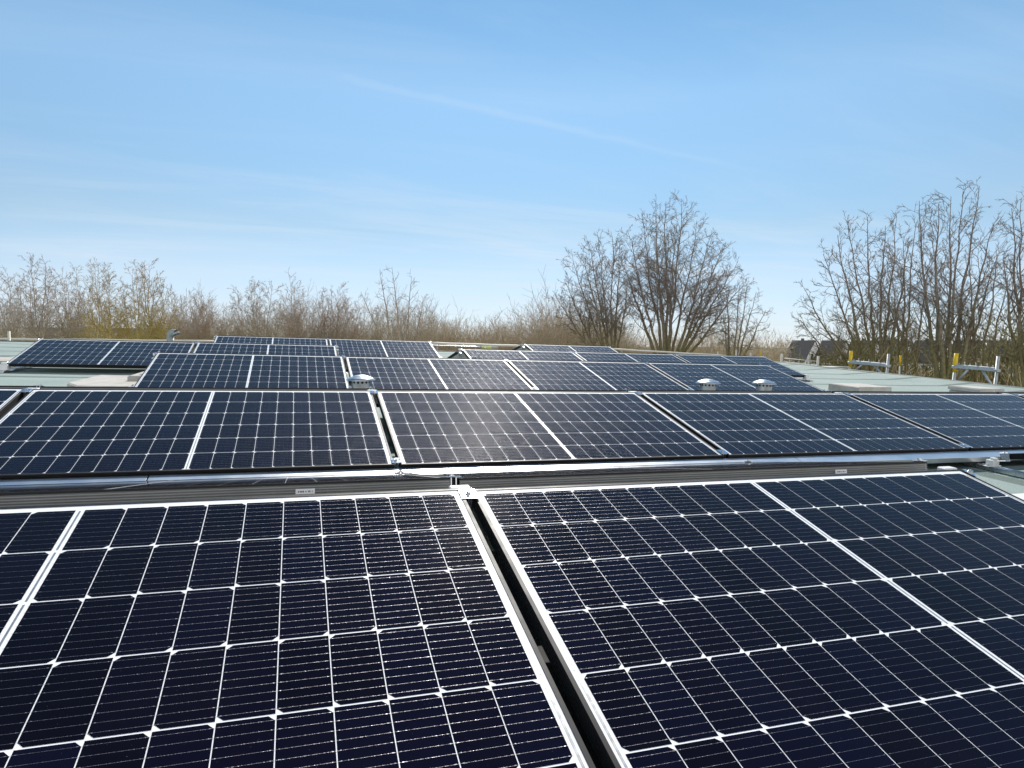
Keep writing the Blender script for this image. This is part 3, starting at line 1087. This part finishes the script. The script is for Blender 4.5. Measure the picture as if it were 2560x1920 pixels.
class Twigs:
    """collects polylines by size and turns them into one mesh"""
    def __init__(self):
        self.g = {}

    def add(self, pts, rad, k):
        self.g.setdefault((len(pts), k), ([], []))
        a, r = self.g[(len(pts), k)]
        a.append(pts)
        r.append(rad)

    def mesh(self, name, mat):
        V, F, off = [], [], 0
        for (n, k), (P, Rr) in self.g.items():
            P = np.array(P, dtype=np.float64)
            Rr = np.array(Rr, dtype=np.float64)
            m = len(P)
            T = np.empty_like(P)
            T[:, 1:-1] = P[:, 2:] - P[:, :-2]
            T[:, 0] = P[:, 1] - P[:, 0]
            T[:, -1] = P[:, -1] - P[:, -2]
            T /= np.linalg.norm(T, axis=2, keepdims=True) + 1e-9
            ref = np.zeros((m, 1, 3))
            ax = np.argmin(np.abs(T.mean(axis=1)), axis=1)
            ref[np.arange(m), 0, ax] = 1.0
            A = np.cross(T, np.broadcast_to(ref, T.shape))
            A /= np.linalg.norm(A, axis=2, keepdims=True) + 1e-9
            B = np.cross(T, A)
            ang = np.arange(k) * 2 * math.pi / k
            ring = P[:, :, None, :] + Rr[:, :, None, None] * (A[:, :, None, :] * np.cos(ang)[None, None, :, None] + B[:, :, None, :] * np.sin(ang)[None, None, :, None])
            V.append(ring.reshape(-1, 3))
            base = (np.arange(m) * n * k)[:, None, None] + (np.arange(n - 1) * k)[None, :, None]
            kk = np.arange(k)[None, None, :]
            k2 = (np.arange(k) + 1)[None, None, :] % k
            f = np.stack([base + kk, base + k2, base + k + k2, base + k + kk], axis=-1).reshape(-1, 4) + off
            F.append(f)
            off += m * n * k
        V = np.concatenate(V)
        F = np.concatenate(F)
        me = bpy.data.meshes.new(name)
        me.vertices.add(len(V))
        me.vertices.foreach_set('co', V.ravel())
        me.loops.add(F.size)
        me.loops.foreach_set('vertex_index', F.ravel().astype(np.int32))
        me.polygons.add(len(F))
        me.polygons.foreach_set('loop_start', (np.arange(len(F)) * 4).astype(np.int32))
        me.polygons.foreach_set('use_smooth', np.ones(len(F), dtype=bool))
        me.materials.append(mat)
        me.update(calc_edges=True)
        return me


def rv(r):
    while True:
        v = Vector((r.uniform(-1, 1), r.uniform(-1, 1), r.uniform(-1, 1)))
        if 0.05 < v.length < 1:
            return v.normalized()


def grow(r, p, d, length, n, wander, lift):
    pts = [p.copy()]
    d = d.normalized()
    st = length / (n - 1)
    for i in range(n - 1):
        d = (d + rv(r) * wander + Vector((0, 0, lift)) * st).normalized()
        pts.append(pts[-1] + d * st)
    return pts


def branch_out(r, d, ang):
    ax = d.cross(rv(r)).normalized()
    return (Matrix.Rotation(ang, 3, ax) @ d).normalized()


def build_tree(label, base, stems, mat, seed, nb=20, n2=8, n3=4, r0=0.10, lift=0.35, ang=38, l1=0.36, l2=0.42, l3=0.5,
               start=0.30, wander=0.16, group='bare trees beyond the roof', trunk_h=0.0, tw=0.0045, name='bare_tree', cat='tree', s1=1.0):
    """base: world point on the ground; stems: world points of the stem tips"""
    r = random.Random(seed)
    root = empty(name, Matrix.Translation(base))
    tag(root, label, cat, group)
    trunk, crown = Twigs(), Twigs()
    o0 = Vector((0, 0, 0))
    fork = Vector((r.uniform(-.1, .1), r.uniform(-.1, .1), trunk_h))
    if trunk_h > 0.3:
        trunk.add([o0, o0.lerp(fork, .5) + rv(r) * .05, fork + Vector((0, 0, .15))], [r0 * 1.75, r0 * 1.45, r0 * 1.3], 8)
    for tip in stems:
        t = Vector(tip) - base
        L = (t - fork).length
        c = Vector((fork.x + (t.x - fork.x) * 0.50, fork.y + (t.y - fork.y) * 0.50, fork.z + (t.z - fork.z) * 0.42))
        n = 15
        pts, off = [], Vector((0, 0, 0))
        for i in range(n):
            s = i / (n - 1)
            q = fork * (1 - s) ** 2 + c * 2 * s * (1 - s) + t * s * s
            off = off * 0.8 + rv(r) * L * 0.0085
            pts.append(q + off * min(1, s * 4))
        rs = r0 * r.uniform(0.75, 1.1) * s1
        rad = [max(0.007, rs * (1 - (i / (n - 1)) ** 0.9) + 0.006) for i in range(n)]
        trunk.add(pts, rad, 6)
        m = int(nb * r.uniform(0.85, 1.15))
        for q in range(m):
            s = start + (1 - start) * ((q + r.random()) / m) ** 0.9
            s = min(s, 0.985)
            fi = s * (n - 1)
            i0 = min(int(fi), n - 2)
            p = pts[i0].lerp(pts[i0 + 1], fi - i0)
            pr = rad[i0]
            d = (pts[i0 + 1] - pts[i0]).normalized()
            bd = branch_out(r, d, R(r.uniform(ang * .6, ang * 1.45)))
            bl = L * l1 * (1.08 - s) ** 0.55 * r.uniform(0.5, 1.1)
            bl = max(bl, 0.35)
            bp = grow(r, p, bd, bl, 7, wander, lift)
            br = min(pr * 0.55, 0.010 + bl * 0.010)
            crown.add(bp, [max(tw, br * (1 - .85 * k / 6)) for k in range(7)], 4)
            m2 = max(2, int(n2 * bl / (L * l1) * 1.5 * r.uniform(.8, 1.2)))
            for q2 in range(m2):
                s2 = 0.18 + 0.80 * (q2 + r.random()) / m2
                f2 = min(s2 * 6, 5.999)
                j0 = int(f2)
                p2 = bp[j0].lerp(bp[j0 + 1], f2 - j0)
                d2 = branch_out(r, (bp[j0 + 1] - bp[j0]).normalized(), R(r.uniform(24, 58)))
                ln2 = max(0.22, bl * l2 * (1.1 - s2) ** 0.5 * r.uniform(0.55, 1.2))
                tp = grow(r, p2, d2, ln2, 5, wander * 1.1, lift * .5)
                crown.add(tp, [tw * 1.35, tw * 1.2, tw, tw * .85, tw * .6], 3)
                m3 = max(1, int(n3 * r.uniform(.6, 1.4)))
                for q3 in range(m3):
                    s3 = 0.25 + 0.7 * r.random()
                    f3 = min(s3 * 4, 3.999)
                    k0 = int(f3)
                    p3 = tp[k0].lerp(tp[k0 + 1], f3 - k0)
                    d3 = branch_out(r, (tp[k0 + 1] - tp[k0]).normalized(), R(r.uniform(20, 55)))
                    tq = grow(r, p3, d3, ln2 * l3 * r.uniform(.6, 1.3), 3, wander, lift * .2)
                    crown.add(tq, [tw * .85, tw * .75, tw * .5], 3)
    link('trunk', trunk.mesh('trunk', mat), root)
    link('crown', crown.mesh('crown', mat), root)
    return root


def stem_set(r, dep, x0, x1, ytop, yside, n, ddep=2.0, peak=0.5):
    """tips along a dome outline between photo columns x0..x1"""
    out = []
    for i in range(n):
        s = (i + 0.5) / n
        u = (s - peak) / (peak if s < peak else 1 - peak)
        y = ytop + (yside - ytop) * abs(u) ** 2.2 + r.uniform(-14, 18)
        out.append(at(x0 + (x1 - x0) * s + r.uniform(-8, 8), y, dep + r.uniform(-ddep, ddep)))
    return out


def ground_at(px, dep):
    p = at(px, 860, dep)
    return Vector((p.x, p.y, 0.0))


BK = {
    'grey': bark_mat('grey_bark', (0.44, 0.38, 0.20), (0.50, 0.43, 0.36), 4.0, 8.0),
    'moss': bark_mat('mossy_bark', (0.56, 0.46, 0.14), (0.52, 0.43, 0.31), 5.5, 9.0),
    'red': bark_mat('reddish_bark', (0.48, 0.39, 0.24), (0.52, 0.42, 0.35), 4.5, 8.0),
    'dark': bark_mat('dark_bark', (0.26, 0.235, 0.10), (0.31, 0.265, 0.23), 4.8, 8.0),
    'brush': bark_mat('brushwood_bark', (0.55, 0.45, 0.26), (0.55, 0.46, 0.35), 3.0, 8.0),
    'leaf': plain('ivy_leaf', (0.15, 0.135, 0.045), 0.7, var=0.5, scale=0.9),
}

rt = random.Random(21)
LEFT = [   # label, base px, depth, x0, x1, ytop, yside, stems, bark
    ('slim bare tree at the left picture edge, leaning left', 55, 42, -40, 62, 668, 740, 5, 'grey'),
    ('open forked bare tree near the left edge, upright thin boughs', 95, 38, 40, 132, 640, 730, 5, 'grey'),
    ('leaning bare tree right of the forked one on the left', 205, 40, 126, 215, 662, 730, 5, 'grey'),
    ('bare tree with mossy yellow trunk in the left group', 270, 38, 205, 290, 648, 740, 5, 'moss'),
    ('broad fan-shaped bare tree with yellowish foot, largest of the left group', 350, 38, 288, 436, 650, 760, 9, 'moss'),
    ('low reddish bare tree in a gap right of the fan-shaped tree', 500, 44, 418, 560, 728, 790, 7, 'red'),
    ('spiky bare tree with grey boughs left of the centre', 645, 40, 572, 705, 680, 770, 7, 'grey'),
    ('narrow bare tree beside the spiky one, pointed top', 735, 44, 698, 775, 682, 770, 4, 'red'),
    ('low rounded bare tree with dense reddish twigs behind the farthest row', 835, 46, 765, 905, 712, 785, 8, 'red'),
]
for i, (lab, bx, dep, x0, x1, yt, ys, n, bk) in enumerate(LEFT):
    stems = stem_set(rt, dep, x0, x1, yt + 16, ys + 12, n, 1.6)
    build_tree(lab, ground_at(bx, dep), stems, BK[bk], 100 + i, nb=26, n2=10, n3=5, r0=0.072, start=0.34, trunk_h=rt.uniform(1.6, 3.2), tw=0.0066, l1=0.34, lift=0.14, wander=0.16, ang=42)

# drooping tree
dep = 34
stems = [at(905, 730, 34), at(950, 690, 33), at(985, 668, 34.5), at(1030, 690, 34), at(1062, 735, 33), at(1080, 800, 34), at(935, 770, 35)]
build_tree('bare tree with long drooping curved twigs right of the farthest panels', ground_at(1000, dep), stems, BK['grey'], 140,
           nb=12, n2=7, n3=3, r0=0.085, lift=-0.35, ang=46, l1=0.24, l2=0.55, start=0.45, trunk_h=4.2, tw=0.0058, wander=0.24)

# big central trees
dep = 30
rt = random.Random(5)
build_tree('dense bare tree on the left side of the big central group', ground_at(1535, dep), stem_set(rt, dep, 1372, 1585, 590, 760, 9, 2.2, 0.72), BK['dark'], 151,
           nb=25, n2=10, n3=5, r0=0.075, start=0.34, trunk_h=4.3, tw=0.0054, l1=0.36, lift=0.10, wander=0.15, ang=44)
build_tree('tall spreading bare tree, the largest in the centre, many boughs fanning out', ground_at(1665, dep), [
    at(1565, 575, 30), at(1605, 545, 31.5), at(1632, 520, 29), at(1660, 505, 30.5), at(1706, 492, 29.5), at(1740, 552, 31), at(1775, 580, 28.5),
    at(1812, 610, 30), at(1846, 655, 31), at(1868, 705, 29.5), at(1545, 640, 31), at(1690, 570, 27.8), at(1640, 590, 32.5), at(1800, 690, 28.2)],
    BK['dark'], 152, nb=30, n2=12, n3=5, r0=0.100, start=0.36, trunk_h=4.6, tw=0.0052, l1=0.34, lift=0.10, wander=0.15, ang=44)
build_tree('smaller bare tree with sideways boughs on the right of the central group', ground_at(1822, 27), stem_set(random.Random(6), 27, 1790, 1930, 705, 800, 6, 1.5, 0.55), BK['dark'], 153,
           nb=14, n2=7, n3=4, r0=0.07, start=0.35, trunk_h=4.6, tw=0.0046, l1=0.28, lift=0.12, ang=48)

# right hand trees
build_tree('wide bare tree behind the scaffold, boughs sweeping out to the left', ground_at(2205, 21), [
    at(1996, 800, 21), at(2010, 720, 20), at(2050, 640, 21.5), at(2085, 590, 20), at(2122, 545, 21), at(2160, 548, 22), at(2205, 560, 20.5), at(2240, 552, 21.5),
    at(2275, 600, 20)], BK['dark'], 161, nb=20, n2=9, n3=5, r0=0.080, start=0.30, trunk_h=4.1, tw=0.0050, l1=0.30, lift=0.25, wander=0.2)
build_tree('slender bare tree between the two tall trees on the right', ground_at(2280, 22), [
    at(2230, 640, 22), at(2262, 585, 22.5), at(2292, 560, 21.5), at(2325, 640, 22)], BK['dark'], 162, nb=17, n2=8, n3=5, r0=0.065, start=0.3, trunk_h=3.6, tw=0.0050, l1=0.30)
build_tree('tallest bare tree at right, dense upright crown behind the nearest scaffold', ground_at(2365, 19), [
    at(2300, 500, 19), at(2340, 520, 18), at(2372, 490, 19.5), at(2412, 486, 18.6), at(2455, 468, 19.4), at(2478, 560, 18.4), at(2500, 640, 19), at(2330, 600, 20)],
    BK['dark'], 163, nb=21, n2=9, n3=5, r0=0.085, start=0.30, trunk_h=3.8, tw=0.0048, l1=0.30, lift=0.3, wander=0.2)
build_tree('thin bare tree right of the nearest scaffold, low forks', ground_at(2455, 20), [
    at(2420, 640, 20), at(2490, 620, 20.5), at(2520, 690, 19.6), at(2400, 730, 20)], BK['dark'], 164, nb=13, n2=6, n3=4, r0=0.07, start=0.3, trunk_h=3.9, tw=0.0050, l1=0.30)
build_tree('bare tree cut off by the right picture edge, dense twiggy top', ground_at(2590, 18), [
    at(2528, 520, 18), at(2556, 488, 18.5), at(2590, 480, 17.6), at(2630, 520, 18.4), at(2510, 640, 18.2), at(2680, 600, 18)], BK['dark'], 165,
    nb=21, n2=9, n3=5, r0=0.085, start=0.28, trunk_h=3.8, tw=0.0048, l1=0.30, lift=0.25, wander=0.2)


# brushwood: a far-off mass of twiggy bushes nobody could count
def brushwood(name, rows, mat, seed):
    r = random.Random(seed)
    tw = Twigs()
    for (xa, xb, dep, ytop, n, amp) in rows:
        ph = r.uniform(0, 9)
        for i in range(n):
            px = r.uniform(xa, xb)
            d = dep + r.uniform(-4, 4)
            g = ground_at(px, d)
            yt = ytop + amp * (math.sin(px * 0.021 + ph) + 0.7 * math.sin(px * 0.053 + 2 * ph) + 0.5 * math.sin(px * 0.13)) * 0.5 + r.uniform(-6, 22)
            top = at(px, yt, d).z
            h = max(1.0, top) * r.uniform(0.8, 1.0)
            z0 = max(0.0, h * 0.45)
            p = Vector((g.x, g.y, z0))
            dd = Vector((r.uniform(-.4, .4), r.uniform(-.4, .4), 1))
            main = grow(r, p, dd, h - z0, 6, 0.20, 0.25)
            tw.add(main, [.018, .015, .012, .010, .008, .006], 3)
            for q in range(9):
                f = r.uniform(0.2, 4.99)
                j = int(f)
                q0 = main[j].lerp(main[j + 1], f - j)
                bd = branch_out(r, (main[j + 1] - main[j]).normalized(), R(r.uniform(20, 60)))
                bp = grow(r, q0, bd, (h - z0) * r.uniform(.16, .38), 4, 0.25, 0.3)
                tw.add(bp, [.009, .008, .007, .005], 3)
                for q2 in range(3):
                    j2 = r.randrange(3)
                    q1 = bp[j2].lerp(bp[j2 + 1], r.random())
                    tw.add(grow(r, q1, branch_out(r, (bp[j2 + 1] - bp[j2]).normalized(), R(r.uniform(20, 60))), (h - z0) * r.uniform(.07, .16), 3, .2, .2), [.007, .006, .004], 3)
    o = link(name, tw.mesh(name, mat))
    tag(o, kind='stuff')
    return o


o = brushwood('brushwood', [
    (-80, 620, 55, 812, 420, 14), (400, 1120, 52, 790, 620, 22), (1060, 1420, 46, 806, 620, 16), (1340, 1560, 40, 772, 330, 26),
    (1500, 1960, 44, 830, 560, 14), (900, 1500, 60, 822, 420, 8)], BK['brush'], 31)
o2 = brushwood('thicket', [(-80, 460, 48, 762, 280, 30), (440, 1080, 47, 756, 380, 34)], BK['grey'], 57)
tag(o2, 'pale grey haze of fine bare twigs between the left trees', 'thicket')
tag(o, 'brown tangle of bare bushes along the horizon behind the panels', 'brushwood')


# evergreen bushes and hedges on the right, below roof level
def make_bush(seed, leafy):
    r = random.Random(seed)
    root = bpy.data.objects.new('bush', None)
    COL.objects.link(root)
    tw = Twigs()
    lf = MB()
    for i in range(60):
        a = r.uniform(0, 2 * math.pi)
        sp = r.random() ** 0.5 * 0.9
        d = Vector((math.cos(a) * sp, math.sin(a) * sp, 1.0))
        L = r.uniform(0.65, 1.0) * (1.05 - 0.25 * sp)
        main = grow(r, Vector((math.cos(a) * sp * .2, math.sin(a) * sp * .2, 0)), d, L, 7, 0.16, 0.5)
        tw.add(main, [.009, .008, .007, .006, .005, .004, .0025], 4)
        for q in range(10):
            f = r.uniform(1.0, 5.99)
            j = int(f)
            p = main[j].lerp(main[j + 1], f - j)
            bp = grow(r, p, branch_out(r, (main[j + 1] - main[j]).normalized(), R(r.uniform(25, 65))), r.uniform(.12, .32), 4, .22, .4)
            tw.add(bp, [.0042, .0036, .003, .002], 3)
            for q2 in range(3):
                j2 = r.randrange(3)
                p2 = bp[j2].lerp(bp[j2 + 1], r.random())
                tw.add(grow(r, p2, branch_out(r, (bp[j2 + 1] - bp[j2]).normalized(), R(40)), r.uniform(.05, .14), 3, .2, .2), [.0028, .0024, .0016], 3)
            if leafy and r.random() < leafy:
                for q2 in range(16):
                    p2 = bp[r.randrange(4)] + rv(r) * 0.06
                    u = rv(r)
                    v = u.orthogonal().normalized()
                    s = r.uniform(.006, .013)
                    lf.face([p2 - u * s, p2 + v * s * .55, p2 + u * s, p2 - v * s * .55])
    link('twigs', tw.mesh('bush_twigs', BK['brush'] if not leafy else BK['dark']), root)
    if leafy:
        link('leaves', lf.mesh('bush_leaves', BK['leaf']), root)
    return root


bush_protos = [make_bush(1, 0.0), make_bush(2, 0.55), make_bush(3, 0.9)]
rb = random.Random(77)
BUSH = [  # px, top py, depth, kind, label
    (2105, 838, 30, 1, 'tall olive bush in front of the dark roofs, left of the wide tree'),
    (2010, 890, 34, 0, 'low brown bush before the first dark-roofed house'),
    (2050, 905, 28, 1, 'olive bush behind the farthest scaffold frame'),
    (2160, 866, 29, 1, 'olive bush at the foot of the wide bare tree'),
    (2225, 866, 28, 2, 'green leafy bush behind the middle scaffold post'),
    (2290, 868, 27, 1, 'olive bush between the middle and nearest scaffolds'),
    (2345, 872, 26, 2, 'leafy bush at the foot of the tallest tree'),
    (2400, 896, 24, 0, 'brown bush behind the yellow sleeve of the nearest scaffold'),
    (2460, 886, 25, 1, 'olive bush behind the nearest scaffold beam'),
    (2520, 868, 24, 2, 'leafy bush left of the right picture edge'),
    (2575, 800, 23, 1, 'tall olive bush cut by the right picture edge'),
    (2190, 905, 22, 0, 'low brown bush under the middle scaffold beam'),
    (2330, 915, 20, 0, 'low brown bush just over the right roof edge'),
    (2440, 925, 19, 2, 'low leafy bush seen under the nearest scaffold beam'),
    (2545, 930, 18, 0, 'low brown bush at the right edge above the roof'),
    (2275, 900, 24, 2, 'low leafy bush right of the thin yellow-topped post'),
    (1945, 893, 36, 0, 'low brown bush at the end of the fourth row'),
]
used = [False] * 3
for px, py, dep, kd, lab in BUSH:
    g = ground_at(px, dep)
    h = at(px, py, dep).z
    o = bush_protos[kd] if not used[kd] else copy_tree(bush_protos[kd])
    used[kd] = True
    w = max(h * 0.75, 3.2) * rb.uniform(.9, 1.1)
    o.matrix_world = Matrix.Translation(g) @ Matrix.Rotation(rb.uniform(0, 6.28), 4, 'Z') @ Matrix.Diagonal((w, w, h / 0.98, 1))
    tag(o, lab, 'bush', 'bushes beyond the right roof edge')

# ---------------------------------------------------------------- houses on the right


def make_house():
    root = bpy.data.objects.new('house', None)
    COL.objects.link(root)
    L, Wd, H, RH = 5.0, 8.2, 3.4, 4.4       # ridge along x
    b = MB()
    g = 0.12
    b.face([(0, 0, 0), (L, 0, 0), (L, 0, H), (0, 0, H)])
    b.face([(L, Wd, 0), (0, Wd, 0), (0, Wd, H), (L, Wd, H)])
    for x in (0, L):
        b.face([(x, 0, 0), (x, Wd, 0), (x, Wd, H), (x, Wd / 2, H + RH - .1), (x, 0, H)])
    link('wall', b.mesh('house_wall', M['render']), root)
    b = MB()
    sl = Vector((0, Wd / 2, RH)).normalized()
    nrm = Vector((0, -sl.z, sl.y))
    for s in (0, 1):
        A = Vector((0, -0.35, H - 0.35 * RH / (Wd / 2)))
        B = Vector((0, Wd / 2, H + RH))
        pts = []
        for q in (A, B):
            for t in (0.0, 0.16):
                for x in (-0.3, L + 0.12):
                    p = Vector((x, q.y, q.z)) + nrm * t
                    if s:
                        p.y = Wd - p.y
                    pts.append(p)
        i = pts
        for f in ((0, 1, 5, 4), (2, 3, 7, 6), (0, 1, 3, 2), (4, 5, 7, 6), (0, 2, 6, 4), (1, 3, 7, 5)):
            b.face([i[k] for k in f])
    rf = link('roof', b.mesh('house_roof', M['tile']), root)
    b = MB()
    b.box((L * .3, Wd * .55, H + RH - .9), (L * .3 + .5, Wd * .55 + .5, H + RH + .55))
    link('chimney', b.mesh('house_chimney', M['brick']), rf)
    for wx in (0.8, 2.7):
        b = MB()
        b.box((wx, -0.05, 1.3), (wx + 1.1, -0.004, 2.6))
        link('window', b.mesh('house_window', M['window']), root)
    for wy in (2.6, 4.6):
        b = MB()
        b.box((L + .004, wy, 3.6), (L + .05, wy + .9, 4.9))
        link('window', b.mesh('house_gable_window', M['window']), root)
    return root


HOUSE = [
    (1960, 152, 'dark-roofed house with white gable, leftmost of the row on the right'),
    (2036, 150, 'second dark-roofed house from the left with a white gable strip'),
    (2112, 148, 'third dark-roofed house from the left, behind the wide bare tree'),
    (2190, 146, 'fourth dark-roofed house from the left, mostly hidden by boughs'),
    (2272, 144, 'fifth dark-roofed house from the left, behind the tallest tree'),
    (2372, 142, 'sixth dark-roofed house from the left with bright white gable'),
    (2460, 140, 'last dark-roofed house on the right, white gable through the twigs'),
]
for px, dep, lab in HOUSE:
    top = at(px + 22, 850, dep).z
    p = at(px, 860, dep)
    mw = Matrix.Translation((p.x, p.y, top - 7.95)) @ Matrix.Rotation(-YAW - R(52), 4, 'Z')
    place('house', make_house, mw, lab, 'house', 'row of dark-roofed houses on the right')

# ---------------------------------------------------------------- far buildings


def block(name, px0, px1, py, dep, thick, lab, mat, cat, win=None, base_drop=20.0):
    a, c = at(px0, py, dep), at(px1, py, dep)
    x = (c - a)
    x.z = 0
    w = x.length
    root = empty(name, Matrix.Translation((a.x, a.y, 0)) @ Matrix.Rotation(math.atan2(x.y, x.x), 4, 'Z'))
    tag(root, lab, cat)
    b = MB()
    b.box((0, 0, 0), (w, thick, a.z), bev=0.05)
    link('wall', b.mesh(name + '_wall', M[mat]), root)
    b = MB()
    b.box((-.2, -.2, a.z + .004), (w + .2, thick + .2, a.z + .35))
    link('roof', b.mesh(name + '_roof', M['darkwall'] if mat == 'darkwall' else M['render']), root)
    if win:
        nx, zs_, ww, hh, mt = win
        r = random.Random(px0)
        for z in zs_:
            for k in range(nx):
                if r.random() < 0.25:
                    continue
                x0 = w * (k + .25) / nx
                bb = MB()
                bb.box((x0, -0.12, a.z - z), (x0 + ww * r.uniform(.7, 1.3), -0.006, a.z - z + hh))
                link('window', bb.mesh(name + '_window', M[mt]), root)
    return root


block('long_building', 62, 432, 823, 120, 14, 'long dark flat-roofed building with pale windows behind the left trees', 'darkwall', 'building',
      (17, (1.0, 1.9, 2.7), 0.75, 0.42, 'white'))
block('white_tower', 71, 79, 780, 330, 2, 'slim white tower standing farthest left behind the trees', 'tower', 'tower')
block('white_tower', 170, 183, 797, 300, 3, 'thicker white tower right of the slim one behind the left trees', 'tower', 'tower')
block('white_house', 868, 882, 833, 130, 6, 'small cream house glimpsed through twigs above the farthest row', 'render', 'house', (1, (1.6,), .5, .6, 'window'))
block('white_building', 1922, 1948, 882, 260, 10, 'low white building far off left of the dark-roofed houses', 'render', 'building', (4, (1.6,), 0.7, 0.6, 'window'))
block('apartment_block', 1945, 1962, 874, 280, 10, 'pale apartment block far off beside the first dark-roofed house', 'render', 'building', (3, (1.5, 3.0), 0.6, 0.6, 'window'))
